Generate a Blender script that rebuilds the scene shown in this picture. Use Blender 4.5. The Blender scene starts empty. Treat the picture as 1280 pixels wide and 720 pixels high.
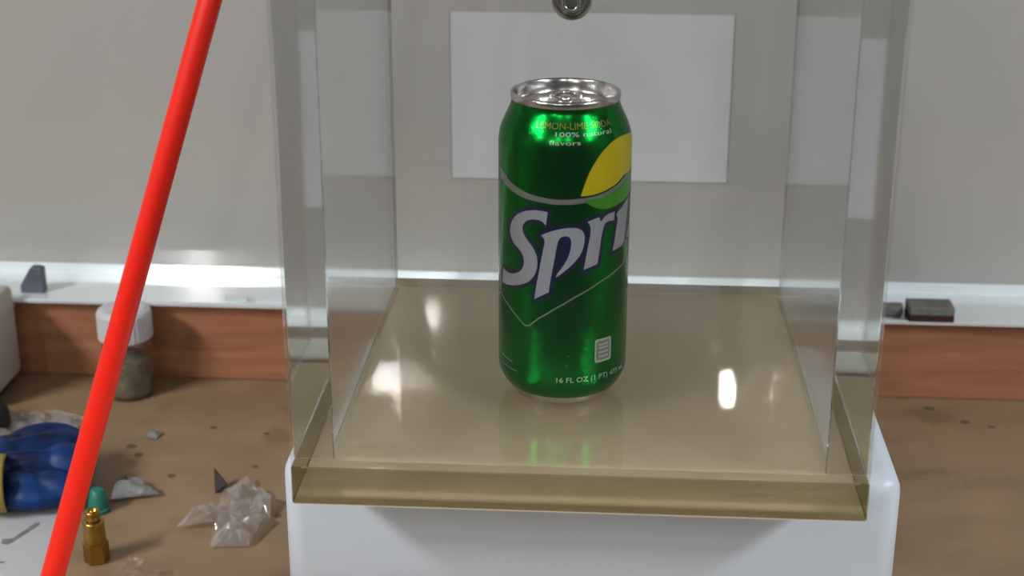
import bpy, bmesh, math, random
from mathutils import Vector, Matrix, noise
from mathutils.geometry import delaunay_2d_cdt
PI = math.pi
scene = bpy.context.scene
C = scene.collection

# ------------------------------------------------------------------ camera
CAM = Vector((.0210, -.7544, .3363)); PITCH, YAW, ROLL, FPX = .3578, -.0625, .0018, 1962.28
fw = Vector((math.sin(YAW)*math.cos(PITCH), math.cos(YAW)*math.cos(PITCH), -math.sin(PITCH)))
rt = Vector((math.cos(YAW), -math.sin(YAW), 0)); up = rt.cross(fw)
rt2 = math.cos(ROLL)*rt + math.sin(ROLL)*up; up2 = -math.sin(ROLL)*rt + math.cos(ROLL)*up
cd = bpy.data.cameras.new('camera'); cam = bpy.data.objects.new('camera', cd); C.objects.link(cam)
M = Matrix((rt2, up2, -fw)).transposed().to_4x4(); M.translation = CAM
cam.matrix_world = M
cd.sensor_width = 36; cd.lens = FPX/1280*36; cd.clip_start = .01
cd.dof.use_dof = True; cd.dof.focus_distance = .82; cd.dof.aperture_fstop = 11
scene.camera = cam
# ------------------------------------------------------------------ light, exposure
w = bpy.data.worlds.new('world'); scene.world = w; w.use_nodes = True
w.node_tree.nodes['Background'].inputs[0].default_value = (.9, .95, 1, 1)
w.node_tree.nodes['Background'].inputs[1].default_value = .05
def lamp(name, loc, target, sx, sy, power, col):
    l = bpy.data.lights.new(name, 'AREA'); l.shape = 'RECTANGLE'; l.size = sx; l.size_y = sy
    l.energy = power; l.color = col
    o = bpy.data.objects.new(name, l); C.objects.link(o); o.location = loc
    o.rotation_euler = (Vector(target)-Vector(loc)).to_track_quat('-Z', 'Y').to_euler()
lamp('ceiling_lamp_left', (-1.75, -1.2, 1.42), (-1.75, -1.2, 0), .4, .9, 77, (1, .975, .95))
lamp('ceiling_lamp_right', (1.85, -1.15, 1.42), (1.85, -1.15, 0), .4, .9, 66, (.95, .97, 1))
lamp('ceiling_tube_left', (-2.0, -1.95, 1.38), (0, 0, 0), .05, .5, 11.5, (1, .98, .95))
lamp('ceiling_tube_right', (2.02, -1.90, 1.38), (0, 0, 0), .05, .5, 11.5, (1, .98, .95))
lamp('ceiling_bulb_left', (-.50, -2.85, 1.40), (-.1, .1, 0), .036, .075, 6, (1, .98, .95))
lamp('ceiling_bulb_right', (.36, -2.85, 1.40), (.1, .1, 0), .036, .075, 5, (1, .98, .95))
lamp('ceiling_bulb_far', (-1.40, -3.6, 1.42), (-.2, .2, 0), .10, .24, 13, (1, .98, .95))
vs = scene.view_settings
vs.view_transform = 'Standard'; vs.look = 'None'; vs.exposure = -0.18; vs.gamma = 1; vs.use_curve_mapping = False
cy = scene.cycles
cy.sample_clamp_indirect = 0
cy.max_bounces = 20; cy.transmission_bounces = 16; cy.transparent_max_bounces = 24; cy.glossy_bounces = 8; cy.diffuse_bounces = 4

# ------------------------------------------------------------------ materials
def nodes(name):
    m = bpy.data.materials.new(name); m.use_nodes = True
    nt = m.node_tree; return m, nt, nt.nodes['Principled BSDF'], nt.nodes['Material Output']
def mat(name, col, rough=.5, metal=0, var=0, scale=40, bump=0, spec=.5, coat=0, stretch=None, col2=None, trans=0, alpha=1):
    m, nt, b, out = nodes(name)
    b.inputs['Base Color'].default_value = (*col, 1); b.inputs['Roughness'].default_value = rough
    b.inputs['Metallic'].default_value = metal; b.inputs['Specular IOR Level'].default_value = spec
    b.inputs['Coat Weight'].default_value = coat; b.inputs['Coat Roughness'].default_value = .05
    b.inputs['Transmission Weight'].default_value = trans; b.inputs['Alpha'].default_value = alpha
    tc = nt.nodes.new('ShaderNodeTexCoord'); n = nt.nodes.new('ShaderNodeTexNoise')
    n.inputs['Scale'].default_value = scale; n.inputs['Detail'].default_value = 5
    src = tc.outputs['Object']
    if stretch:
        mp = nt.nodes.new('ShaderNodeMapping'); mp.inputs['Scale'].default_value = stretch
        nt.links.new(src, mp.inputs[0]); src = mp.outputs[0]
    nt.links.new(src, n.inputs['Vector'])
    if var or col2:
        r = nt.nodes.new('ShaderNodeValToRGB')
        c2 = col2 or tuple(max(0, c*(1-var)) for c in col)
        r.color_ramp.elements[0].position = .35; r.color_ramp.elements[1].position = .65
        r.color_ramp.elements[0].color = (*c2, 1); r.color_ramp.elements[1].color = (*col, 1)
        nt.links.new(n.outputs['Fac'], r.inputs[0]); nt.links.new(r.outputs[0], b.inputs['Base Color'])
    if bump:
        bp = nt.nodes.new('ShaderNodeBump'); bp.inputs['Strength'].default_value = bump; bp.inputs['Distance'].default_value = .001
        nt.links.new(n.outputs['Fac'], bp.inputs['Height']); nt.links.new(bp.outputs[0], b.inputs['Normal'])
    return m
def clear(name, tint, rough=.01, ior=1.49, gl=(1, 1, 1)):
    # clear plastic pane: straight transmission plus Fresnel reflection on both faces
    m, nt, b, out = nodes(name); nt.nodes.remove(b)
    g = nt.nodes.new('ShaderNodeNewGeometry'); mi = nt.nodes.new('ShaderNodeMix')
    mi.inputs[2].default_value = ior; mi.inputs[3].default_value = 1/ior
    nt.links.new(g.outputs['Backfacing'], mi.inputs[0])
    fr = nt.nodes.new('ShaderNodeFresnel'); nt.links.new(mi.outputs[0], fr.inputs['IOR'])
    tr = nt.nodes.new('ShaderNodeBsdfTransparent'); tr.inputs[0].default_value = (*tint, 1)
    go = nt.nodes.new('ShaderNodeBsdfGlossy'); go.inputs['Roughness'].default_value = rough; go.inputs[0].default_value = (*gl, 1)
    mx = nt.nodes.new('ShaderNodeMixShader')
    nt.links.new(fr.outputs[0], mx.inputs[0]); nt.links.new(tr.outputs[0], mx.inputs[1]); nt.links.new(go.outputs[0], mx.inputs[2])
    nt.links.new(mx.outputs[0], out.inputs[0]); return m
def haze(m, amount, col):
    # thin cloudy film: part of the light is scattered by the plastic itself
    nt = m.node_tree; out = nt.nodes['Material Output']; src = out.inputs[0].links[0].from_socket
    d = nt.nodes.new('ShaderNodeBsdfDiffuse'); d.inputs[0].default_value = (*col, 1)
    mx = nt.nodes.new('ShaderNodeMixShader'); mx.inputs[0].default_value = amount
    nt.links.new(src, mx.inputs[1]); nt.links.new(d.outputs[0], mx.inputs[2]); nt.links.new(mx.outputs[0], out.inputs[0]); return m
def solid_acrylic(name, tint, rough=.03):
    m, nt, b, out = nodes(name); nt.nodes.remove(b)
    gl = nt.nodes.new('ShaderNodeBsdfGlass'); gl.inputs['IOR'].default_value = 1.49
    gl.inputs['Roughness'].default_value = rough; gl.inputs[0].default_value = (*tint, 1)
    nt.links.new(gl.outputs[0], out.inputs[0]); return m
def bonded(name):
    # glued joint: no air gap, so no reflection and no bending of light
    m, nt, b, out = nodes(name); nt.nodes.remove(b)
    tr = nt.nodes.new('ShaderNodeBsdfTransparent'); nt.links.new(tr.outputs[0], out.inputs[0]); return m
def wood_mat(name, a, b_, scale, stretch, rough=.6, spots=None):
    m, nt, b, out = nodes(name); b.inputs['Roughness'].default_value = rough
    tc = nt.nodes.new('ShaderNodeTexCoord'); mp = nt.nodes.new('ShaderNodeMapping'); mp.inputs['Scale'].default_value = stretch
    nt.links.new(tc.outputs['Object'], mp.inputs[0])
    n = nt.nodes.new('ShaderNodeTexNoise'); n.inputs['Scale'].default_value = scale; n.inputs['Detail'].default_value = 7; n.inputs['Distortion'].default_value = .6
    nt.links.new(mp.outputs[0], n.inputs['Vector'])
    r = nt.nodes.new('ShaderNodeValToRGB'); r.color_ramp.elements[0].position = .33; r.color_ramp.elements[1].position = .68
    r.color_ramp.elements[0].color = (*b_, 1); r.color_ramp.elements[1].color = (*a, 1)
    nt.links.new(n.outputs['Fac'], r.inputs[0]); last = r.outputs[0]
    if spots:
        n2 = nt.nodes.new('ShaderNodeTexNoise'); n2.inputs['Scale'].default_value = spots[0]; n2.inputs['Detail'].default_value = 3
        nt.links.new(tc.outputs['Object'], n2.inputs['Vector'])
        r2 = nt.nodes.new('ShaderNodeValToRGB'); r2.color_ramp.elements[0].position = spots[1]; r2.color_ramp.elements[1].position = spots[1]+.08
        r2.color_ramp.elements[0].color = (0, 0, 0, 1); r2.color_ramp.elements[1].color = (spots[3],)*3+(1,)
        nt.links.new(n2.outputs['Fac'], r2.inputs[0])
        mx = nt.nodes.new('ShaderNodeMix'); mx.data_type = 'RGBA'
        nt.links.new(r2.outputs[0], mx.inputs[0]); nt.links.new(last, mx.inputs[6]); mx.inputs[7].default_value = (*spots[2], 1)
        last = mx.outputs[2]
    nt.links.new(last, b.inputs['Base Color'])
    bp = nt.nodes.new('ShaderNodeBump'); bp.inputs['Strength'].default_value = .25; bp.inputs['Distance'].default_value = .0008
    nt.links.new(n.outputs['Fac'], bp.inputs['Height']); nt.links.new(bp.outputs[0], b.inputs['Normal'])
    return m

MT = dict(
    wall=mat('painted wall', (.5, .5, .48), .8, var=.06, scale=6),
    dim=mat('dim far wall', (.10, .10, .10), .9, var=.1, scale=3),
    room=mat('room paint', (.24, .24, .25), .9, var=.05, scale=3),
    ceil=mat('ceiling paint', (.5, .5, .5), .9, var=.04, scale=3),
    floor=mat('room floor', (.12, .12, .12), .7, var=.3, scale=8),
    board=mat('whiteboard enamel', (.355, .352, .335), .24, var=.03, scale=5, spec=.4, coat=.40),
    alu=mat('satin aluminium', (.90, .97, 1.0), .13, .4, var=.04, scale=20, stretch=(1, 12, 12)),
    bench=wood_mat('worn bench board', (.32, .218, .128), (.25, .168, .096), 14, (1, 1.6, 1), .55, (22, .60, (.16, .105, .062), .5)),
    plank=wood_mat('planed timber', (.39, .172, .088), (.28, .113, .054), 9, (1.2, 10, 10), .6),
    fleck=mat('dark fleck', (.155, .105, .063), .8, var=.3, scale=200),
    tub=mat('white plastic', (.60, .68, .77), .38, var=.02, scale=10),
    paper=mat('paper', (.47, .49, .51), .8, var=.03, scale=15),
    kraft=mat('kraft masking film', (.70, .59, .415), .8, var=.05, scale=25),
    pane=clear('clear acrylic pane', (.985, .985, .98)),
    slab=solid_acrylic('clear acrylic slab', (.985, .985, .96), .01),
    edge=solid_acrylic('sawn acrylic edge', (.66, .64, .53), .08),
    joint=bonded('glued acrylic joint'),
    side=solid_acrylic('clear acrylic block', (.95, .95, .95), .06),
    red=mat('red gloss plastic', (.95, .020, .008), .32, var=.05, scale=15),
    green=mat('green lacquered aluminium', (.001, .20, .022), .22, 1.0, var=.03, scale=60),
    silver=mat('bare aluminium', (.62, .61, .61), .2, 1, var=.04, scale=90),
    white_ink=mat('white ink', (.36, .39, .44), .4, .25, var=.08, scale=400, stretch=(1, 1, .1)),
    navy=mat('navy ink', (.006, .010, .055), .3, .2, var=.1, scale=200),
    yellow=mat('yellow ink', (.66, .56, .002), .32, .3, var=.05, scale=90),
    lime=mat('lime ink', (.06, .34, .015), .3, .4, var=.05, scale=90),
    grey_ink=mat('silver ink', (.25, .26, .25), .35, .5, var=.1, scale=200),
    dark_ink=mat('dark green ink', (.01, .05, .015), .3, .5, var=.1, scale=200),
    gold_ink=mat('gold ink', (.22, .22, .02), .35, .4, var=.1, scale=200),
    pale_ink=mat('pale print', (.42, .55, .45), .4, .2, var=.1, scale=300),
    brass=mat('brass', (.46, .28, .06), .3, 1, var=.15, scale=120),
    steel=mat('steel', (.5, .49, .5), .22, 1, var=.1, scale=60),
    blue=mat('blue coated fabric', (.003, .040, .19), .5, var=.8, col2=(.002, .007, .035), spec=.3, scale=35, bump=.4),
    band=mat('yellow cuff band', (.42, .30, .06), .7, var=.2, scale=300, bump=.4),
    black=mat('black rubber', (.012, .012, .014), .5, var=.2, scale=80),
    lidw=mat('white cap plastic', (.55, .56, .60), .45, var=.04, scale=80),
    jar=clear('thin jar plastic', (.90, .90, .88), .06),
    fill=mat('jar contents', (.27, .25, .19), .8, var=.5, scale=120, bump=.8),
    cream=mat('cream plastic', (.50, .49, .43), .5, var=.05, scale=20),
    felt=mat('grey felt', (.13, .13, .12), .9, var=.4, scale=300, bump=.5),
    eras=mat('eraser cap grey', (.17, .18, .17), .6, var=.35, scale=120),
    maroon=mat('maroon felt', (.05, .012, .016), .9, var=.3, scale=200),
    slate=mat('slate grey plastic', (.095, .11, .14), .5, var=.25, scale=90),
    bag=haze(clear('crinkled film', (.95, .95, .95), .12, 2.6), .14, (.85, .85, .87)),
    teal=mat('teal plastic', (.02, .20, .15), .4, var=.1, scale=80),
    scrapw=mat('grey white film', (.45, .45, .45), .35, var=.2, scale=80),
    pink=haze(clear('pink film', (.985, .955, .95), .1), .04, (.9, .6, .56)),
    dark=mat('dark brown rubber', (.025, .017, .014), .7, var=.2, scale=80),
    print=mat('grey print', (.28, .28, .28), .8, var=.5, scale=160),
)
# ------------------------------------------------------------------ helpers
def link(name, me, m=None, parent=None, smooth=False):
    o = bpy.data.objects.new(name, me); C.objects.link(o)
    if m: me.materials.append(MT[m])
    if parent: o.parent = parent
    if smooth:
        for p in me.polygons: p.use_smooth = True
    return o
def obj(name, bm, m, parent=None, smooth=False, keep=False):
    if not keep:
        bmesh.ops.recalc_face_normals(bm, faces=bm.faces)
        if all(e.is_manifold for e in bm.edges) and bm.calc_volume(signed=True) < 0: bmesh.ops.reverse_faces(bm, faces=bm.faces[:])
    me = bpy.data.meshes.new(name); bm.to_mesh(me); bm.free()
    return link(name, me, m, parent, smooth)
def tag(o, label, cat, group=None):
    o['label'] = label; o['category'] = cat
    if group: o['group'] = group
    return o
def thing(name, label, cat, loc=(0, 0, 0), rz=0):
    o = bpy.data.objects.new(name, None); C.objects.link(o); o.location = loc; o.rotation_euler = (0, 0, rz)
    o.empty_display_size = .02
    return tag(o, label, cat)
def struct(o): o['kind'] = 'structure'; return o
def box(x0, x1, y0, y1, z0, z1, bev=0, seg=3, bm=None):
    bm = bm or bmesh.new()
    vs = [bm.verts.new((x, y, z)) for x in (x0, x1) for y in (y0, y1) for z in (z0, z1)]
    fs = [(0, 1, 3, 2), (4, 6, 7, 5), (0, 4, 5, 1), (2, 3, 7, 6), (0, 2, 6, 4), (1, 5, 7, 3)]
    for f in fs: bm.faces.new([vs[i] for i in f])
    if bev: bmesh.ops.bevel(bm, geom=bm.edges[:], offset=bev, segments=seg, profile=.5, affect='EDGES')
    return bm
def lathe(prof, n=64, bm=None, center=(0, 0, 0), cap=False):
    bm = bm or bmesh.new(); rings = []
    for r, z in prof:
        if r < 1e-6: rings.append([bm.verts.new((center[0], center[1], center[2]+z))])
        else: rings.append([bm.verts.new((center[0]+r*math.cos(2*PI*i/n), center[1]+r*math.sin(2*PI*i/n), center[2]+z)) for i in range(n)])
    for a, b in zip(rings, rings[1:]):
        for i in range(n):
            j = (i+1) % n
            if len(a) == 1 and len(b) == 1: continue
            if len(a) == 1: bm.faces.new((a[0], b[j], b[i]))
            elif len(b) == 1: bm.faces.new((a[i], a[j], b[0]))
            else: bm.faces.new((a[i], a[j], b[j], b[i]))
    if cap:
        for r_ in (rings[0], rings[-1]):
            if len(r_) > 2: bm.faces.new(r_)
    return bm
def tube(a, b, r, n=32):
    a = Vector(a); b = Vector(b); d = b-a; bm = lathe([(r*.9, 0), (r, r*.1), (r, d.length-r*.1), (r*.9, d.length)], n, cap=True)
    bm.transform(Matrix.Translation(a) @ d.to_track_quat('Z', 'Y').to_matrix().to_4x4()); return bm
def prism(pts, h0, h1, bev=0):
    bm = bmesh.new(); a = [bm.verts.new((x, y, h0)) for x, y in pts]; b = [bm.verts.new((x, y, h1)) for x, y in pts]
    bm.faces.new(a[::-1]); bm.faces.new(b)
    for i in range(len(a)): j = (i+1) % len(a); bm.faces.new((a[i], a[j], b[j], b[i]))
    if bev: bmesh.ops.bevel(bm, geom=bm.edges[:], offset=bev, segments=2, profile=.5, affect='EDGES')
    return bm
def blob(name, balls, voxel, m, parent=None, iters=6):
    # one continuous skin round a set of overlapping ellipsoids / capsules
    bm = bmesh.new()
    for c, s, rz, ry in balls:
        mx = Matrix.Translation(c) @ Matrix.Rotation(rz, 4, 'Z') @ Matrix.Rotation(ry, 4, 'Y') @ Matrix.Diagonal((*s, 1))
        bmesh.ops.create_uvsphere(bm, u_segments=20, v_segments=12, radius=1, matrix=mx)
    me = bpy.data.meshes.new(name); bm.to_mesh(me); bm.free()
    o = bpy.data.objects.new(name+'_tmp', me); C.objects.link(o)
    r = o.modifiers.new('r', 'REMESH'); r.mode = 'VOXEL'; r.voxel_size = voxel
    s = o.modifiers.new('s', 'SMOOTH'); s.iterations = iters; s.factor = .5
    dg = bpy.context.evaluated_depsgraph_get(); me2 = bpy.data.meshes.new_from_object(o.evaluated_get(dg))
    bpy.data.objects.remove(o); me2.name = name
    return link(name, me2, m, parent, True)
def crumple(name, outline, z, amp, m, seed, freq=60, label=None, cat=None, n=26, thick=.0004, parent=None, ridge=1.0):
    # a thin film: outline on the bench, folded into sharp creases
    random.seed(seed)
    xs = [p[0] for p in outline]; ys = [p[1] for p in outline]
    vs = [Vector(p) for p in outline]; k = len(vs)
    x0, x1, y0, y1 = min(xs), max(xs), min(ys), max(ys)
    def inside(p):
        c = False
        for i in range(k):
            a, b = vs[i], vs[(i+1) % k]
            if (a.y > p.y) != (b.y > p.y) and p.x < (b.x-a.x)*(p.y-a.y)/(b.y-a.y)+a.x: c = not c
        return c
    for i in range(n):
        for j in range(n):
            p = Vector((x0+(x1-x0)*(i+random.random()*.8)/n, y0+(y1-y0)*(j+random.random()*.8)/n))
            if inside(p): vs.append(p)
    r = delaunay_2d_cdt(vs, [], [list(range(k))], 1, 1e-7)
    bm = bmesh.new(); vv = []
    for p in r[0]:
        q = Vector((p.x*freq, p.y*freq, seed*7.3))
        h = sum(abs(noise.noise(q*s+Vector((s, 0, 0))))/s for s in (1, 2.1))*ridge
        edge = min((p-vs[i]).length for i in range(k))
        vv.append(bm.verts.new((p.x, p.y, z+.0006+amp*h*min(1, .35+edge*40))))
    for f in r[2]:
        try: bm.faces.new([vv[i] for i in f])
        except ValueError: pass
    bmesh.ops.solidify(bm, geom=bm.faces[:], thickness=thick)
    o = obj(name, bm, m, parent)
    if label: tag(o, label, cat)
    return o
# ------------------------------------------------------------------ the room
TZ = -.15                     # bench top
WY = .385                     # whiteboard face
struct(obj('floor', box(-3.2, 3.2, -4.2, .45, -1.1, -1.05), 'floor'))
struct(obj('ceiling', box(-3.2, 3.2, -4.2, .45, 1.5, 1.55), 'ceil'))
struct(obj('wall_back', box(-3.2, 3.2, .405, .45, -1.05, 1.5), 'wall'))
struct(obj('wall_left', box(-3.25, -3.2, -4.2, .45, -1.05, 1.5), 'room'))
struct(obj('wall_right', box(3.2, 3.25, -4.2, .45, -1.05, 1.5), 'room'))
struct(obj('wall_front', box(-3.2, 3.2, -4.25, -4.2, -1.05, 1.5), 'dim'))

# bench
bn = thing('workbench', 'brown worn wooden workbench top carrying the white box and clutter', 'workbench', (0, 0, -1.05))
dz = 1.05
obj('worktop', box(-1.1, 1.1, -.33, .367, TZ-.03+dz, TZ+dz, .002), 'bench', bn)
for lx in (-1.02, 1.02):
    for ly in (-.27, .31): obj('leg', box(lx-.04, lx+.04, ly-.04, ly+.04, 0, TZ-.03+dz, .003), 'plank', bn)
obj('apron', box(-.98, .98, -.27, -.25, TZ-.13+dz, TZ-.03+dz, .002), 'plank', bn)
random.seed(4)
for x, y, s in [(.262, .312, .0034), (.283, .290, .0028), (.300, .283, .0022), (.206, .046, .0034), (-.305, .212, .0034), (-.296, .199, .0028), (-.215, .238, .0020), (-.212, .187, .0018), (.27, .06, .003), (-.183, .12, .0022), (-.186, .262, .0026), (-.255, .245, .0022), (-.265, .17, .0026)]:
    pts = [(x+s*(1+.4*random.random())*math.cos(a*PI/4), y+s*.8*(1+.5*random.random())*math.sin(a*PI/4)) for a in range(8)]
    obj('bench_fleck', prism(pts, TZ+dz-.001, TZ+dz+.0003), 'fleck', bn)  # thin dark flecks scattered over the bench top
# timber rail at the back of the bench, under the tray
tag(obj('timber_rail', box(-1.1, 1.1, .3295, .3665, TZ, -.0895, .0015), 'plank'), 'reddish brown planed timber rail running along the back of the bench', 'wood rail')

# whiteboard with its marker tray
wb = thing('whiteboard', 'large off-white whiteboard on the back wall with aluminium marker tray', 'whiteboard', (0, WY, -.086))
def wbo(n, bm, m): bm.transform(Matrix.Translation((0, -WY, .086))); return obj(n, bm, m, wb)
wbo('panel', box(-1.2, 1.2, WY, WY+.012, -.0778, 1.20), 'board')
for n_, b_ in (('frame_bar', (-1.215, 1.215, WY-.004, WY+.016, 1.20, 1.222)), ('frame_bar', (-1.22, -1.2, WY-.004, WY+.016, -.086, 1.2)), ('frame_bar', (1.2, 1.22, WY-.004, WY+.016, -.086, 1.2))):
    wbo(n_, box(*b_, .002), 'alu')
# tray section: flat shelf, rolled front lip, upturned back
sec = [(WY+.012, -.088), (.3215, -.088), (.3195, -.0870), (.3192, -.0850), (.3205, -.0840), (.3225, -.0846), (.325, -.0860), (WY-.0018, -.0860), (WY-.0010, -.0856), (WY-.0010, -.078), (WY+.012, -.078)]
bm = bmesh.new(); A_ = [bm.verts.new((-1.2, y, z)) for y, z in sec]; B_ = [bm.verts.new((1.2, y, z)) for y, z in sec]
bm.faces.new(A_); bm.faces.new(B_[::-1])
for i in range(len(sec)): j = (i+1) % len(sec); bm.faces.new((A_[i], B_[i], B_[j], A_[j]))
wbo('marker_tray', bm, 'alu')
SH = -.0860
# thin blank rectangle, paler than the board, flat against it
bm = box(-.0955, .1105, WY-.0012, WY-.0004, -.002, .124)
tag(obj('pale_sheet', bm, 'paper'), 'blank pale rectangular sheet flat against the whiteboard behind the can', 'paper')

# things on the tray
bm = prism([(-.4215, 0), (-.4035, 0), (-.4035, .0195), (-.4075, .0205), (-.4125, .0205), (-.4215, .006)], 0, .009, .0010)
bm.transform(Matrix.Translation((0, .3455, SH)) @ Matrix.Rotation(PI/2, 4, 'X'))
tag(obj('tray_clip', bm, 'slate'), 'dark slate wedge-shaped clip on the tray above the cream box', 'clip')
er = thing('board_eraser', 'grey felt whiteboard eraser lying on the tray at the right', 'eraser', (.258, .329, SH))
obj('eraser_cap', box(-.016, .0165, -.010, .010, .006, .0125, .0012), 'eras', er)
obj('felt_pad', box(-.016, .0165, -.0095, .0095, .0, .006, .0005), 'maroon', er)
mk = thing('marker_pen', 'dark grey marker pen on the tray just left of the eraser', 'marker', (.236, .333, SH), .06)
bm = lathe([(0, -.003), (.0042, -.003), (.0048, -.002), (.0048, .030), (.0044, .031), (.0044, .049), (.0032, .050), (0, .050)], 24); bm.transform(Matrix.Translation((-.052, 0, .0050)) @ Matrix.Rotation(PI/2, 4, 'Y')); obj('barrel', bm, 'slate', mk, True)
bm = lathe([(0, 0), (.0040, 0), (.0052, .001), (.0052, .014), (.0048, .015), (0, .015)], 24); bm.transform(Matrix.Translation((-.012, 0, .0053)) @ Matrix.Rotation(PI/2, 4, 'Y')); obj('cap', bm, 'eras', mk, True)
for i, (x, l) in enumerate(((-.262, .016), (-.238, .022))):
    bm = tube((x, .330, SH+.0022), (x+l, .3312, SH+.0022), .0022, 12)
    tag(obj('tray_stub', bm, 'alu'), ['short silver stub on the tray lip nearer the red rod', 'longer silver stub on the tray lip beside the chamber'][i], 'stub')

# ------------------------------------------------------------------ white plastic box under the chamber
TX0, TX1, TY0, TY1 = -.139, .1705, -.0575, .118
BT = -.0198
tb = thing('plastic_tub', 'white plastic box with rounded edges supporting the clear chamber', 'box', ((TX0+TX1)/2, (TY0+TY1)/2, TZ))
hx, hy = (TX1-TX0)/2, (TY1-TY0)/2
bm = box(-hx, hx, -hy, hy, 0, BT-TZ)
bmesh.ops.bevel(bm, geom=[e for e in bm.edges if abs(e.verts[0].co.z-e.verts[1].co.z) > .05 or min(v.co.z for v in e.verts) > .05], offset=.011, segments=6, profile=.5, affect='EDGES')
obj('body', bm, 'tub', tb, True)
obj('foot_rim', box(-hx+.006, hx-.006, -hy-.0015, hy+.0015, 0, .012, .001), 'tub', tb)

# ------------------------------------------------------------------ acrylic chamber
T = .0194; TF = .008; BX, W, YF, D = .0106, .2687, -.1025, .2596
X0, X1, YB, TOP = BX-W/2, BX+W/2, YF+D, .2306; G = .0002
ch = thing('acrylic_chamber', 'clear thick-walled acrylic box with the green can standing inside', 'acrylic box', (BX, YF+D/2, -T-.0004))
def cho(n, b, m, bev=.0006, par=None):
    bm = box(*b, bev, 1); bm.transform(Matrix.Translation((-BX, -YF-D/2, T+.0004))); return obj(n, bm, m, ch)
fl = cho('masking_film', (X0+.0005, X1-.0005, YF+.0005, YB-.0005, -T-.0004, -T+.0003), 'kraft', 0); fl['label'] = 'beige masking film under the base plate'
bp_ = cho('base_plate', (X0, X1, YF, YB, -T, 0), 'slab')
def bond(o, faces_at, cuts=(), edge=False):
    # glued faces (local height faces_at) under the side panels and the thin front panel; sawn outer edges
    me = o.data; me.materials.append(MT['joint']); me.materials.append(MT['edge']); bm = bmesh.new(); bm.from_mesh(me)
    for co, no in cuts: bmesh.ops.bisect_plane(bm, geom=bm.verts[:]+bm.edges[:]+bm.faces[:], plane_co=co, plane_no=no)
    for f in bm.faces:
        c = f.calc_center_median()
        if abs(c.z-faces_at) < 1e-5 and abs(f.normal.z) > .9 and (abs(c.x) > W/2-T and abs(c.y) < D/2-T or c.y < -D/2+TF): f.material_index = 1
        elif edge and abs(f.normal.z) < .9: f.material_index = 2
    bm.to_mesh(me); bm.free()
bond(bp_, T+.0004, [((s*(W/2-T), 0, 0), (1, 0, 0)) for s in (-1, 1)]+[((0, y, 0), (0, 1, 0)) for y in (-D/2+TF, D/2-T)], True)
wp = cho('front_panel', (X0, X1, YF, YF+TF, G, TOP), 'pane'); bond(wp, T+.0004+G)
cho('back_panel', (X0, X1, YB-T, YB, G, TOP), 'pane')
wp = cho('side_panel', (X0, X0+T, YF+TF+G, YB-T-G, G, TOP), 'side'); bond(wp, T+.0004+G)
wp = cho('side_panel', (X1-T, X1, YF+TF+G, YB-T-G, G, TOP), 'side'); bond(wp, T+.0004+G)
cho('lid', (X0, X1, YF, YB, TOP+G, TOP+G+T), 'pane')
# port fitting through the back panel
pf = bpy.data.objects.new('port_fitting', None); C.objects.link(pf); pf.parent = ch; pf.location = (-.001-BX, YB-T-YF-D/2, .1785+T)
pf['label'] = 'round steel port fitting in the back panel'
def pfo(n, bm, m): bm.transform(Matrix.Rotation(PI/2, 4, 'X')); return obj(n, bm, m, pf, True)
pfo('flange', lathe([(.0065, .0), (.0112, .0), (.0115, .001), (.0115, .004), (.0105, .0052), (.0075, .0052), (.0065, .0045), (.0065, 0)], 48), 'steel')
pfo('nipple', lathe([(.0035, -.002), (.0055, -.002), (.0055, .013), (.0048, .014), (.0035, .014), (.0035, -.002)], 32), 'steel')
bm = prism([(.0085*math.cos(i*PI/3), .0085*math.sin(i*PI/3)) for i in range(6)], .0052, .0085, .0004); pfo('hex_nut', bm, 'steel')

# ------------------------------------------------------------------ the can
can = thing('beverage_can', 'tall green soda can with white slanted lettering and yellow lemon inside the chamber', 'can', (0, 0, .0001))
PROF = [(.0283, .0052), (.0300, .0074), (.0314, .0098), (.0324, .0122), (.0329, .0145), (.0331, .018), (.0331, .05), (.0331, .09), (.0331, .128), (.0331, .1305), (.0331, .1325), (.03295, .1350), (.0326, .1375), (.0320, .1400), (.0311, .1425), (.0300, .1450), (.0288, .1475), (.0277, .1500), (.0269, .1522), (.0266, .1542)]
def rad(z):
    for (r0, z0), (r1, z1) in zip(PROF, PROF[1:]):
        if z <= z1: t = max(0, (z-z0)/(z1-z0)); return r0+(r1-r0)*t
    return PROF[-1][0]
def smoothprof(P, n=4):
    out = []
    for i in range(len(P)-1):
        p0, p1, p2, p3 = [Vector(P[max(0, min(len(P)-1, i+k))]) for k in (-1, 0, 1, 2)]
        for k in range(n):
            t = k/n; out.append(tuple(.5*((2*p1)+(-p0+p2)*t+(2*p0-5*p1+4*p2-p3)*t*t+(-p0+3*p1-3*p2+p3)*t**3)))
    return out+[P[-1]]
PROF = smoothprof(PROF[:6], 3)+[(.0331, .05), (.0331, .09), (.0331, .128)]+smoothprof(PROF[PROF.index((.0331, .1325)):], 3)
obj('body', lathe(PROF, 160), 'green', can, True, True)   # rings run upward: faces point outward
obj('base', lathe([(.0283, .0052), (.0266, .0022), (.0255, .0006), (.0246, 0), (.0238, .0004), (.0232, .002), (.022, .0045), (.017, .0075), (.010, .0098), (0, .0108)], 96), 'silver', can, True)
ld = obj('lid', lathe([(.0266, .1542), (.0270, .1548), (.0272, .1556), (.0272, .1568), (.0269, .1577), (.0262, .1580), (.0257, .1572), (.0255, .155), (.0250, .1525), (.0243, .1503), (.0237, .1498), (.0231, .1503), (.0228, .1516), (.0222, .1522), (.0205, .1522), (.0200, .1518), (.012, .1518), (0, .1519)], 96), 'silver', can, True)
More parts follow.
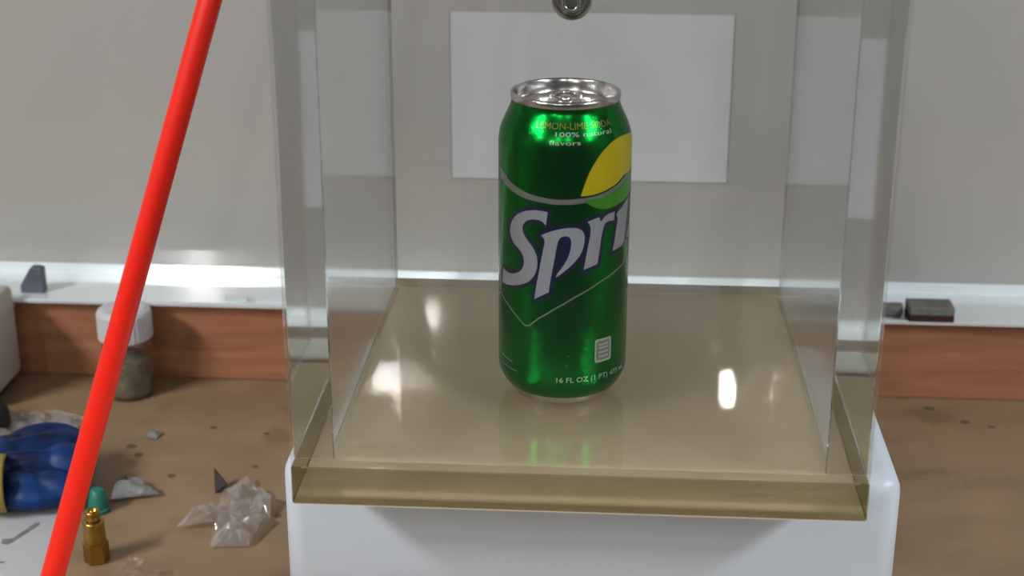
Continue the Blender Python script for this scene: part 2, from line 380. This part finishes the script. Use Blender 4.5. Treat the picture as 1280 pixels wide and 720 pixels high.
# pull tab, rivet and score panel on the lid
def tabmesh():
    bm = bmesh.new(); n = 28; rings = []
    def sh(k, sx, sy, y0): a = 2*PI*k/n; return (sx*math.cos(a), y0+sy*math.sin(a))
    spec = [(.0078, .0125, .1530), (.0080, .0128, .1537), (.0074, .0121, .1543), (.0052, .0096, .1543), (.0048, .009, .1537), (.0050, .0092, .1530)]
    for sx, sy, z in spec: rings.append([bm.verts.new((*sh(k, sx, sy, .0045), z)) for k in range(n)])
    for a, b in zip(rings, rings[1:]+rings[:1]):
        for i in range(n): j = (i+1) % n; bm.faces.new((a[i], a[j], b[j], b[i]))
    return bm
obj('pull_tab', tabmesh(), 'silver', ld, True)
obj('tab_bridge', prism([(-.0062, -.006), (.0062, -.006), (.0066, .002), (.004, .0045), (-.004, .0045), (-.0066, .002)], .1529, .1538, .0003), 'silver', ld)
obj('rivet', lathe([(.0032, .1517), (.0032, .1542), (.0026, .1549), (0, .1550)], 24), 'silver', ld, True)
bm = lathe([(.0088, .1518), (.0091, .1522), (.0097, .1522), (.0100, .1518)], 40); bm.transform(Matrix.Translation((0, -.0115, 0))); obj('score_line', bm, 'silver', ld, True)

R0 = .0331
def wrap(bm, off, name, m, parent=can):
    xs = [v.co.x for v in bm.verts]; zs = [v.co.y for v in bm.verts]
    x = math.floor(min(xs)/1.2)*1.2
    while x < max(xs):
        bmesh.ops.bisect_plane(bm, geom=bm.verts[:]+bm.edges[:]+bm.faces[:], plane_co=(x, 0, 0), plane_no=(1, 0, 0)); x += 1.2
    if max(zs) > 130:
        for _, z in PROF:
            if z > .13: bmesh.ops.bisect_plane(bm, geom=bm.verts[:]+bm.edges[:]+bm.faces[:], plane_co=(0, z*1000, 0), plane_no=(0, 1, 0))
    for v in bm.verts:
        a = v.co.x/1000/R0; z = v.co.y/1000; r = rad(z)+off
        v.co = (r*math.sin(a), -r*math.cos(a), z)
    bm.normal_update()
    fl_ = [f for f in bm.faces if f.normal.dot(Vector((*f.calc_center_median().xy, 0))) < 0]
    if fl_: bmesh.ops.reverse_faces(bm, faces=fl_)
    return obj(name, bm, m, parent, False, True)
K = R0*1000*PI/180            # mm of arc per degree
def fill(polys, off, name, m, parent=can):
    bm = bmesh.new()
    for P in polys:
        vs = [Vector((a*K, z)) for a, z in P]
        r = delaunay_2d_cdt(vs, [], [list(range(len(vs)))], 1, 1e-5)
        vv = [bm.verts.new((p.x, p.y, 0)) for p in r[0]]
        for f in r[2]: bm.faces.new([vv[i] for i in f])
    return wrap(bm, off, name, m, parent)
def strip(line, wd, off, name, m, parent=can):
    P = [Vector((a*K, z)) for a, z in line]; L, Rr = [], []
    for i, p in enumerate(P):
        d = (P[min(i+1, len(P)-1)]-P[max(i-1, 0)]).normalized(); n = Vector((-d.y, d.x))*wd/2
        L.append(p+n); Rr.append(p-n)
    return fill([[(p.x/K, p.y) for p in L+Rr[::-1]]], off, name, m, parent)
def grow(P, d):
    vs = [Vector((a*K, z)) for a, z in P]; n = len(vs); out = []
    area = sum(vs[i].x*vs[(i+1) % n].y-vs[(i+1) % n].x*vs[i].y for i in range(n)); s = 1 if area > 0 else -1
    for i in range(n):
        e1 = (vs[i]-vs[i-1]); e2 = (vs[(i+1) % n]-vs[i])
        e1 = e1.normalized() if e1.length > 1e-9 else Vector((1, 0)); e2 = e2.normalized() if e2.length > 1e-9 else e1
        n1 = Vector((e1.y, -e1.x))*s; n2 = Vector((e2.y, -e2.x))*s; b = n1+n2
        b = b.normalized()/max(.6, math.sqrt(max(.05, (1+n1.dot(n2))/2))) if b.length > 1e-6 else n1
        p = vs[i]+b*d; out.append((p.x/K, p.y))
    return out
ART_S=[[-12.1,105.1],[-12.5,103.4],[-12.9,101.7],[-13.3,100.0],[-13.7,98.3],[-14.4,98.8],[-15.2,99.2],[-15.9,99.7],[-16.7,100.0],[-17.6,100.3],[-18.6,100.5],[-19.6,100.6],[-20.7,100.7],[-21.9,100.7],[-23.3,100.7],[-24.6,100.7],[-25.9,100.5],[-27.3,100.3],[-28.6,100.1],[-29.9,99.8],[-31.1,99.4],[-32.2,99.0],[-33.2,98.5],[-34.1,97.9],[-34.8,97.3],[-35.3,96.7],[-35.7,96.0],[-35.9,95.3],[-35.9,94.6],[-35.7,94.0],[-35.4,93.3],[-34.9,92.7],[-34.3,92.0],[-33.6,91.4],[-32.7,90.8],[-31.8,90.2],[-30.8,89.6],[-29.7,88.9],[-28.5,88.2],[-27.3,87.5],[-26.2,86.8],[-25.1,86.0],[-24.1,85.1],[-23.2,84.3],[-22.5,83.4],[-21.9,82.5],[-21.5,81.6],[-21.2,80.6],[-21.0,79.7],[-20.9,78.7],[-20.9,77.8],[-21.0,76.8],[-21.3,75.8],[-21.7,74.8],[-22.2,73.8],[-22.9,72.9],[-23.7,71.9],[-24.7,71.0],[-25.9,70.1],[-27.2,69.2],[-28.7,68.3],[-30.4,67.6],[-32.2,66.9],[-34.2,66.3],[-36.3,65.7],[-38.5,65.2],[-40.9,64.6],[-43.4,64.2],[-45.9,63.7],[-48.5,63.3],[-51.1,63.0],[-53.8,62.7],[-56.4,62.4],[-58.8,62.2],[-61.1,62.1],[-63.3,62.0],[-65.9,61.9],[-65.2,63.9],[-64.5,66.0],[-63.8,68.1],[-63.1,70.1],[-61.7,69.9],[-60.4,69.6],[-59.0,69.4],[-57.5,69.2],[-55.8,69.2],[-53.9,69.2],[-52.0,69.2],[-50.1,69.4],[-48.2,69.6],[-46.2,70.0],[-44.3,70.4],[-42.6,70.8],[-41.1,71.3],[-39.8,71.8],[-38.5,72.3],[-37.5,72.9],[-36.5,73.6],[-35.7,74.3],[-35.1,75.1],[-34.6,75.8],[-34.3,76.5],[-34.1,77.3],[-34.1,78.0],[-34.2,78.8],[-34.5,79.5],[-34.9,80.3],[-35.5,81.0],[-36.2,81.7],[-37.0,82.3],[-38.0,82.8],[-39.1,83.4],[-40.3,83.9],[-41.6,84.4],[-43.1,84.9],[-44.7,85.4],[-46.0,86.0],[-47.3,86.7],[-48.4,87.4],[-49.4,88.2],[-50.2,89.0],[-50.8,89.9],[-51.3,90.8],[-51.5,91.8],[-51.4,92.8],[-51.0,93.9],[-50.3,95.0],[-49.4,96.2],[-48.2,97.3],[-46.9,98.4],[-45.3,99.5],[-43.5,100.5],[-41.6,101.4],[-39.5,102.2],[-37.3,103.0],[-35.0,103.6],[-32.8,104.1],[-30.6,104.6],[-28.3,104.9],[-26.1,105.2],[-24.1,105.4],[-22.2,105.5],[-20.4,105.5],[-18.7,105.5],[-17.2,105.5],[-15.8,105.4],[-14.5,105.3],[-13.3,105.2]]
ART_P=[[-17.9,93.0],[-16.4,93.5],[-14.9,94.0],[-13.4,94.5],[-11.8,94.9],[-10.0,95.4],[-8.1,95.8],[-6.2,96.2],[-4.1,96.6],[-1.9,96.9],[0.5,97.2],[2.9,97.5],[5.1,97.6],[7.2,97.6],[9.2,97.6],[11.0,97.5],[12.7,97.3],[14.1,97.0],[15.4,96.6],[16.5,96.2],[17.4,95.7],[18.1,95.0],[18.7,94.3],[19.1,93.5],[19.4,92.7],[19.5,91.8],[19.5,90.9],[19.3,90.0],[19.0,88.9],[18.6,87.8],[18.0,86.5],[17.2,85.3],[16.4,84.1],[15.3,83.0],[14.0,82.0],[12.6,81.0],[11.1,80.0],[9.5,78.9],[7.7,77.9],[5.9,76.9],[3.9,75.9],[1.9,74.9],[-0.3,73.9],[-2.6,72.8],[-4.8,71.8],[-4.5,72.3],[-4.2,72.8],[-3.9,73.2],[-3.6,73.7],[-2.5,74.7],[-1.4,75.6],[-0.2,76.6],[0.8,77.5],[1.9,78.6],[3.0,79.6],[4.0,80.7],[5.0,81.8],[5.8,83.0],[6.5,84.2],[7.1,85.5],[7.5,86.6],[7.8,87.7],[8.0,88.6],[8.0,89.5],[8.0,90.3],[7.8,91.0],[7.5,91.7],[7.1,92.2],[6.5,92.7],[5.8,93.0],[5.0,93.2],[4.1,93.4],[3.2,93.4],[2.2,93.4],[1.3,93.2],[0.3,93.0],[-0.5,92.8],[-1.2,92.5],[-1.7,92.1],[-2.2,91.7],[-2.7,91.2],[-3.0,90.7],[-3.3,90.1],[-3.6,89.3],[-4.0,88.2],[-4.5,86.5],[-5.1,84.5],[-5.7,82.2],[-6.3,80.1],[-6.9,78.0],[-7.6,75.8],[-8.2,73.7],[-8.8,71.7],[-9.3,69.7],[-9.8,67.7],[-10.2,65.8],[-10.7,63.9],[-13.8,62.9],[-17.0,61.8],[-20.2,60.6],[-23.5,59.4],[-23.2,60.9],[-22.9,62.3],[-22.5,63.8],[-22.1,65.5],[-21.5,67.5],[-20.8,69.6],[-20.1,71.9],[-19.4,74.1],[-18.8,76.3],[-18.1,78.5],[-17.4,80.7],[-16.8,82.6],[-16.3,84.2],[-15.8,85.6],[-15.3,86.8],[-15.0,87.9],[-14.7,88.8],[-14.6,89.6],[-14.6,90.2],[-14.7,90.8],[-14.8,91.2],[-14.9,91.5],[-15.2,91.7],[-15.6,92.0],[-16.0,92.2],[-16.6,92.5],[-17.3,92.8]]
ART_R=[[21.7,100.2],[23.2,100.5],[24.7,100.7],[26.2,101.0],[27.7,101.2],[29.0,101.3],[30.2,101.5],[31.4,101.6],[32.6,101.8],[33.0,101.1],[33.4,100.5],[33.8,99.9],[34.1,99.3],[35.0,99.8],[35.8,100.3],[36.6,100.7],[37.6,101.2],[38.6,101.6],[39.8,101.9],[41.1,102.2],[42.5,102.5],[44.2,102.6],[46.0,102.7],[48.0,102.7],[50.0,102.8],[49.8,101.7],[49.5,100.6],[49.3,99.5],[49.0,98.4],[47.5,98.5],[45.9,98.6],[44.5,98.7],[43.2,98.7],[42.0,98.6],[40.9,98.5],[39.9,98.3],[39.0,98.0],[38.3,97.5],[37.7,96.9],[37.3,96.2],[36.8,95.4],[36.3,94.5],[35.9,93.5],[35.5,92.3],[35.1,91.0],[34.7,89.4],[34.3,87.5],[33.9,85.7],[33.4,83.9],[33.0,82.3],[32.5,80.8],[32.1,79.3],[31.7,77.8],[28.4,77.3],[25.2,76.7],[22.1,76.2],[19.1,75.6],[19.4,76.9],[19.8,78.1],[20.1,79.4],[20.5,80.8],[21.0,82.4],[21.6,84.0],[22.1,85.7],[22.6,87.4],[23.1,89.0],[23.6,90.6],[24.1,92.1],[24.4,93.4],[24.6,94.4],[24.7,95.2],[24.7,95.8],[24.7,96.5],[24.6,97.1],[24.3,97.6],[24.1,98.1],[23.7,98.6],[23.3,99.0],[22.7,99.4],[22.2,99.8]]
ART_YELLOW=[[15.5,113.5],[16.1,114.6],[16.7,115.8],[17.4,116.9],[18.1,118.1],[18.9,119.4],[19.7,120.8],[20.6,122.1],[21.6,123.5],[22.6,124.8],[23.8,126.1],[25.1,127.4],[26.4,128.7],[27.9,129.9],[29.5,131.2],[31.3,132.4],[33.2,133.6],[35.4,134.7],[37.9,135.8],[40.5,136.8],[43.3,137.7],[46.4,138.4],[49.8,138.9],[53.4,139.3],[57.1,139.5],[60.8,139.6],[64.6,139.5],[68.8,139.3],[74.0,139.0],[71.9,134.6],[72.5,129.8],[73.9,124.8],[75.4,119.8],[71.3,119.9],[68.0,120.0],[65.0,119.9],[62.1,119.7],[59.3,119.1],[56.7,118.4],[54.0,117.5],[51.1,116.8],[48.0,116.3],[44.8,115.8],[41.5,115.3],[38.3,114.8],[34.9,114.4],[31.5,114.0],[28.2,113.7],[25.2,113.5],[22.6,113.4],[20.1,113.4],[17.8,113.4]]
ART_LIME=[[17.0,111.4],[20.2,111.5],[23.4,111.5],[26.6,111.5],[29.8,111.5],[33.0,111.7],[36.1,111.9],[39.3,112.2],[42.4,112.6],[45.4,113.0],[48.3,113.4],[51.4,114.0],[54.6,114.8],[58.3,115.8],[62.4,116.9],[67.1,118.0],[73.2,118.9],[73.0,116.1],[72.7,113.3],[72.5,110.5],[72.2,107.7],[68.3,107.5],[65.1,107.1],[62.1,106.7],[59.1,106.4],[56.0,106.1],[53.0,105.8],[50.0,105.6],[47.1,105.4],[44.3,105.3],[41.6,105.3],[38.9,105.4],[36.2,105.6],[33.4,106.0],[30.6,106.6],[27.9,107.2],[25.4,107.9],[23.2,108.7],[21.1,109.6],[19.1,110.5]]
ART_SWOOSH=[[-70.0,121.2],[-66.4,120.7],[-63.4,120.0],[-60.6,119.2],[-57.9,118.5],[-55.1,117.9],[-52.4,117.2],[-49.7,116.6],[-46.8,116.0],[-43.6,115.4],[-40.4,114.9],[-37.2,114.3],[-33.9,113.9],[-30.7,113.5],[-27.5,113.1],[-24.2,112.8],[-20.9,112.6],[-17.2,112.4],[-13.3,112.2],[-9.5,112.0],[-6.0,111.9],[-2.7,111.8],[0.4,111.8],[3.4,111.9],[6.3,111.9],[8.9,112.0],[11.4,112.1],[13.9,112.2],[16.6,112.3],[19.4,112.4],[22.4,112.5],[25.5,112.6],[28.6,112.8],[31.9,113.1],[35.2,113.5],[38.7,113.9],[42.3,114.4],[46.0,115.1],[50.0,115.8],[54.1,116.6],[58.1,117.4],[61.8,118.2],[65.1,119.0],[68.6,119.8],[73.0,120.4],[73.4,120.0],[73.9,119.5],[74.3,119.1],[74.8,118.6],[70.0,118.0],[66.2,117.1],[62.8,116.2],[59.1,115.4],[55.2,114.7],[51.3,114.0],[47.5,113.4],[43.8,112.8],[40.2,112.2],[36.6,111.8],[33.2,111.3],[29.9,110.9],[26.7,110.6],[23.6,110.3],[20.7,110.0],[17.7,109.8],[14.9,109.6],[12.1,109.5],[9.3,109.4],[6.3,109.3],[3.2,109.3],[-0.1,109.3],[-3.5,109.2],[-7.0,109.3],[-10.6,109.4],[-14.3,109.6],[-18.2,109.7],[-21.9,109.9],[-25.6,110.1],[-29.3,110.3],[-32.9,110.5],[-36.5,110.8],[-40.1,111.2],[-43.8,111.7],[-47.4,112.2],[-50.8,112.7],[-54.0,113.3],[-57.1,114.0],[-59.9,114.7],[-62.6,115.3],[-64.9,115.7],[-66.6,116.1],[-68.2,116.5],[-70.0,116.9],[-70.0,118.0],[-70.0,119.0],[-70.0,120.2]]
ART_I=[[51.8,101.1],[56,102.6],[63,104.3],[72,106.6],[73.5,106.4],[71,98],[68,90],[65.5,84.8],[62,83.4],[55,83.0],[48.2,82.6],[50.5,88],[52.3,93.5],[54.2,98.4]]
ART_T=[[71.5,86.6],[77,85.4],[84,87.2],[88.5,104.5],[97,107],[98,110.4],[89.5,108.2],[92,116.5],[84.5,113.2],[83,106.8],[77.5,105.2],[77,102],[82,103.2],[79,92]]
e_o=[(108+13*math.cos(t), 101+11*math.sin(t)+.25*13*math.cos(t)) for t in [math.radians(d) for d in range(-35, -361, -15)]]
e_i=[(108+6.5*math.cos(t), 101+6*math.sin(t)+.25*6.5*math.cos(t)) for t in [math.radians(d) for d in range(-345, -34, 15)]]
ART_E=[[a, z] for a, z in e_o+e_i]
ART_YELLOW=ART_YELLOW[:29]+[[84,138.2],[94,136],[101,131.5],[102,127],[97,123.4],[86,121.2]]+ART_YELLOW[32:]
ART_LIME=ART_LIME[:17]+[[84,120.2],[94,122],[93,117],[86,112],[78,108.8]]+ART_LIME[20:]
LET=[ART_S, ART_P, ART_R, ART_I, ART_T, ART_E]
nv = fill([grow(P, 1.8) for P in LET], .00005, 'lettering_outline', 'navy'); nv['label'] = 'navy outline behind the lettering'
lt = fill(LET, .00011, 'lettering', 'white_ink'); lt['label'] = 'white slanted lettering reading Sprite'
fill([grow(ART_YELLOW, .5)], .00004, 'lemon_outline', 'dark_ink')
fill([grow(ART_LIME, .4)], .000045, 'lime_outline', 'dark_ink')
fill([ART_YELLOW], .00008, 'lemon_print', 'yellow')['label'] = 'yellow lemon print'
fill([ART_LIME], .000085, 'lime_print', 'lime')['label'] = 'bright green lime print'
fill([ART_SWOOSH], .00007, 'swoosh_line', 'grey_ink')['label'] = 'silver grey curved line'
strip([(-70, 121), (-71, 105), (-71.5, 85), (-71, 70), (-69, 55.5)], 1.1, .00006, 'side_line', 'grey_ink')
strip([(-69, 55.5), (-54.7, 52.2), (-43, 48.2), (-32.8, 44.3)], .75, .00006, 'corner_line', 'grey_ink')
strip([(-33.5, 44.2), (-28.6, 44.6), (-20, 49.2), (-5, 55.5), (11.1, 61.4), (34.9, 68.1), (53.9, 71.6), (73.2, 74.5), (90, 80), (110, 86)], .75, .00006, 'corner_line', 'grey_ink')
strip([(-66, 23.5), (-58, 22.6), (-48, 22.0)], .45, .00006, 'fine_print', 'grey_ink')
strip([(-66, 18.8), (-56, 18.2), (-42, 17.8)], .45, .00006, 'fine_print', 'grey_ink')
# calorie badge
def rr(a0, a1, z0, z1, ra=2.2, rz=1.3):
    out = []
    for cx, cz, s in ((a1-ra, z1-rz, 0), (a0+ra, z1-rz, 90), (a0+ra, z0+rz, 180), (a1-ra, z0+rz, 270)):
        for k in range(0, 91, 18): t = math.radians(s+k); out.append((cx+ra*math.cos(t), cz+rz*math.sin(t)))
    return out
bd = fill([rr(31.2, 49.2, 24.9, 37.5)], .00006, 'calorie_badge', 'pale_ink'); bd['label'] = 'pale badge with rounded corners'
fill([rr(32.8, 47.6, 26.0, 36.4, 1.8, 1)], .00009, 'badge_field', 'grey_ink', bd)
for z in (34.4, 32.6, 30.2, 28.0): fill([rr(34.6, 45.6, z-.45, z+.45, .6, .3)], .00012, 'badge_line', 'pale_ink', bd)
def text(s, size, a_mid, z0, off, name, m, width=None, sx=1):
    cu = bpy.data.curves.new(name, 'FONT'); cu.body = s; cu.size = size; cu.align_x = 'CENTER'; cu.resolution_u = 3
    o = bpy.data.objects.new(name+'_tmp', cu); C.objects.link(o)
    dg = bpy.context.evaluated_depsgraph_get(); me = bpy.data.meshes.new_from_object(o.evaluated_get(dg)); bpy.data.objects.remove(o)
    bm = bmesh.new(); bm.from_mesh(me)
    xs = [v.co.x for v in bm.verts]; k = (width*K/(max(xs)-min(xs))) if width else sx
    mid = (max(xs)+min(xs))/2
    for v in bm.verts: v.co = ((v.co.x-mid)*k+a_mid*K, v.co.y+z0, 0)
    bmesh.ops.triangulate(bm, faces=bm.faces[:])
    return wrap(bm, off, name, m)
text('LEMON-LIME SODA', 4.2, 11.5, 145.6, .00008, 'flavour_text', 'gold_ink', 76)
text('100% natural', 2.9, 20, 142.4, .00008, 'natural_text', 'pale_ink', 54)
text('flavors', 3.0, 1.5, 138.6, .00008, 'flavors_text', 'pale_ink', 27)
text('16 FL OZ (1 PT) 473 mL', 3.9, 34, 15.8, .00008, 'volume_text', 'pale_ink', 74)

# ------------------------------------------------------------------ red rod
P0 = Vector((-.2507, -.0854, -.0739)); dr = Vector((.0716, .1056, .2699)); RR = .0060
a = P0+dr*((TZ+RR*.42-P0.z)/dr.z); b = P0+dr*((WY-RR*1.15-P0.y)/dr.y)
rd = tag(obj('red_rod', tube(a, b, RR), 'red', None, True), 'long straight red plastic rod leaning left of the clear chamber', 'rod')

# ------------------------------------------------------------------ left side of the bench
# jar
jr = thing('specimen_jar', 'small clear jar with white screw cap behind the red rod', 'jar', (-.331, .300, TZ))
jb = obj('jar_wall', lathe([(0, .0), (.0165, .0), (.0178, .0012), (.0182, .004), (.0182, .040), (.0170, .044), (.0150, .046), (.0150, .050), (.0142, .050), (.0142, .046), (.0165, .0425), (.0174, .039), (.0174, .004), (.016, .0016), (0, .0016)], 48), 'jar', jr, True)
obj('contents', lathe([(0, .002), (.0160, .002), (.0171, .005), (.0171, .027), (.0150, .031), (.009, .028), (0, .033)], 40), 'fill', jr, True)
bm = bmesh.new(); n = 72; prof = [(.0185, .0455), (.0196, .0465), (.0196, .0655), (.0188, .0675), (.0155, .0690)]; rings = []
for r, z in prof: rings.append([bm.verts.new(((r+(.0004 if k % 2 and .046 < z < .067 else 0))*math.cos(2*PI*k/n), (r+(.0004 if k % 2 and .046 < z < .067 else 0))*math.sin(2*PI*k/n), z)) for k in range(n)])
for A, B in zip(rings, rings[1:]):
    for i in range(n): j = (i+1) % n; bm.faces.new((A[i], A[j], B[j], B[i]))
bm.faces.new(rings[0]); bm.faces.new(rings[-1]); obj('screw_cap', bm, 'lidw', jr)
# cream block at the left edge
cb = thing('cream_case', 'cream plastic case with rounded corner at the left edge beside the timber rail', 'case', (-.4565, .291, TZ))
bm = box(-.045, .0365, -.030, .030, .006, .078); bmesh.ops.bevel(bm, geom=bm.edges[:], offset=.006, segments=4, profile=.5, affect='EDGES'); obj('shell', bm, 'cream', cb, True)
obj('foot', box(-.040, .030, -.026, .026, 0, .0065, .001), 'black', cb)
obj('seam', box(-.0452, .0367, -.0302, .0302, .0605, .0612, .0003), 'cream', cb)

# glove
gv = thing('work_glove', 'blue coated work glove with yellow cuff band lying on paper', 'glove', (-.345, .138, TZ))
GB = [((-.006, .010, .016), (.030, .034, .015), .25, 0), ((.002, -.014, .012), (.032, .022, .012), .1, 0), ((-.022, .004, .019), (.016, .026, .018), .1, 0),
      ((.010, .024, .022), (.024, .012, .013), .30, .12), ((.020, .006, .020), (.018, .014, .014), .05, .2), ((.018, -.016, .014), (.020, .012, .012), -.15, .1),
      ((-.004, .030, .024), (.026, .009, .013), .42, .05), ((-.006, .012, .029), (.026, .0060, .008), .50, .0), ((.002, -.003, .027), (.024, .0055, .007), .36, .15), ((.004, -.020, .020), (.022, .005, .006), .2, .2)]
obj_g = blob('hand_shell', [(Vector(c), s, rz, ry) for c, s, rz, ry in GB], .0014, 'blue', gv, 3)
bm = lathe([(.0165, 0), (.0178, .0010), (.0178, .0085), (.0165, .0095), (.0150, .0085), (.0150, .001), (.0165, 0)], 48)
bm.transform(Matrix.Translation((-.020, -.022, .0185)) @ Matrix.Rotation(math.radians(14), 4, 'Z') @ Matrix.Rotation(PI/2, 4, 'Y') @ Matrix.Diagonal((1, 1.25, 1, 1))); obj('cuff_band', bm, 'band', gv, True)
bm = lathe([(0, -.045), (.013, -.045), (.0160, -.042), (.0158, -.02), (.0166, -.004), (.0166, .005), (.010, .006), (0, .006)], 40)
bm.transform(Matrix.Translation((-.020, -.022, .0185)) @ Matrix.Rotation(math.radians(14), 4, 'Z') @ Matrix.Rotation(PI/2, 4, 'Y') @ Matrix.Diagonal((1, 1.25, 1, 1))); obj('cuff', bm, 'black', gv, True)
# printed paper under the glove
pp = thing('printed_leaflet', 'white printed leaflet with a grey bolt picture at lower left under the glove', 'paper', (-.33, .09, TZ))
def flat(name, pts, h0, h1, m, par): return obj(name, prism([(x+.33, y-.09) for x, y in pts], h0, h1), m, par)
flat('sheet', [(-.445, .175), (-.322, .150), (-.296, -.02), (-.42, -.04)], .0, .0004, 'paper', pp)
flat('bolt_print', [(-.3465, .0790), (-.3455, .0735), (-.3410, .0720), (-.3385, .0760), (-.3300, .0975), (-.3305, .1010), (-.3335, .1000), (-.3405, .0800)], .0004, .00055, 'print', pp)
flat('caption_print', [(-.345, .050), (-.335, .0505), (-.335, .0525), (-.345, .052)], .0004, .00055, 'print', pp)
# pale film above the glove, black knob at the edge
crumple('film_wrapper', [(-.43, .185), (-.352, .220), (-.345, .250), (-.385, .262), (-.43, .24)], TZ, .008, 'bag', 11, 70, 'clear crinkled plastic wrapper lying behind the blue glove', 'wrapper')
kb = tag(obj('black_knob', lathe([(0, 0), (.016, 0), (.018, .003), (.018, .012), (.015, .018), (.009, .021), (0, .0215)], 40, center=(-.4165, .232, TZ)), 'black', None, True), 'black rounded rubber knob cut by the left edge of the picture', 'knob')
# brass fitting
br = thing('brass_fitting', 'small brass pipe fitting standing upright right of the red rod', 'fitting', (-.2805, .0585, TZ))
obj('hex_base', prism([(.0079*math.cos(i*PI/3+.3), .0079*math.sin(i*PI/3+.3)) for i in range(6)], 0, .0135, .0008), 'brass', br)
obj('collar', lathe([(.0064, .013), (.0066, .0140), (.0066, .0205), (.0062, .0215), (.0064, .0222), (.0064, .0262), (.0058, .0272), (.0040, .0275), (.0040, .013)], 40), 'brass', br, True)
obj('neck', lathe([(.0032, .026), (.0042, .0270), (.0042, .0300), (.0036, .0306), (.0046, .0312), (.0046, .0332), (.0038, .0340), (.0026, .0340), (.0026, .026)], 32), 'brass', br, True)
# teal cap and pale scrap next to it
tc_ = thing('teal_nozzle', 'teal plastic nozzle cap lying behind the brass fitting', 'cap', (-.2985, .1195, TZ))
bm = lathe([(0, 0), (.0062, 0), (.0066, .001), (.0060, .008), (.0046, .0145), (.0036, .0155), (0, .0155)], 32); obj('cone', bm, 'teal', tc_, True)
obj('collar', lathe([(.0060, .0), (.0072, .0), (.0072, .003), (.0060, .003), (.0060, 0)], 32), 'teal', tc_, True)
crumple('film_scrap', [(-.2955, .130), (-.264, .138), (-.275, .147), (-.298, .165)], TZ, .011, 'scrapw', 5, 50, 'grey-white triangular scrap of film beside the teal cap', 'scrap', 16)
crumple('clear_chip', [(-.298, .224), (-.290, .222), (-.288, .232), (-.297, .238)], TZ, .006, 'scrapw', 8, 120, 'tiny shiny scrap of film alone on the bench behind the brass fitting', 'scrap', 8)
crumple('pink_film', [(-.268, .020), (-.235, .026), (-.232, .050), (-.262, .062)], TZ, .004, 'pink', 9, 60, 'faint pink scrap of film at the bottom edge', 'scrap', 14)
# clear bag
crumple('plastic_bag', [(-.242, .096), (-.222, .128), (-.221, .150), (-.210, .165), (-.203, .150), (-.190, .140), (-.186, .112), (-.192, .078), (-.216, .075), (-.218, .100)], TZ, .026, 'bag', 3, 42, 'crumpled clear plastic bag glinting on the bench left of the chamber', 'plastic bag', 22)
bm = bmesh.new(); q = [bm.verts.new(v) for v in ((-.2270, .1600, TZ), (-.2215, .1500, TZ+.0055), (-.2300, .1460, TZ), (-.2328, .1580, TZ+.0145))]
for f in ((0, 1, 2), (0, 1, 3), (1, 2, 3), (2, 0, 3)): bm.faces.new([q[i] for i in f])
bmesh.ops.bevel(bm, geom=bm.edges[:], offset=.0006, segments=1, profile=.5, affect='EDGES')
tag(obj('rubber_wedge', bm, 'dark'), 'small dark brown pointed wedge poking up behind the plastic bag', 'wedge')
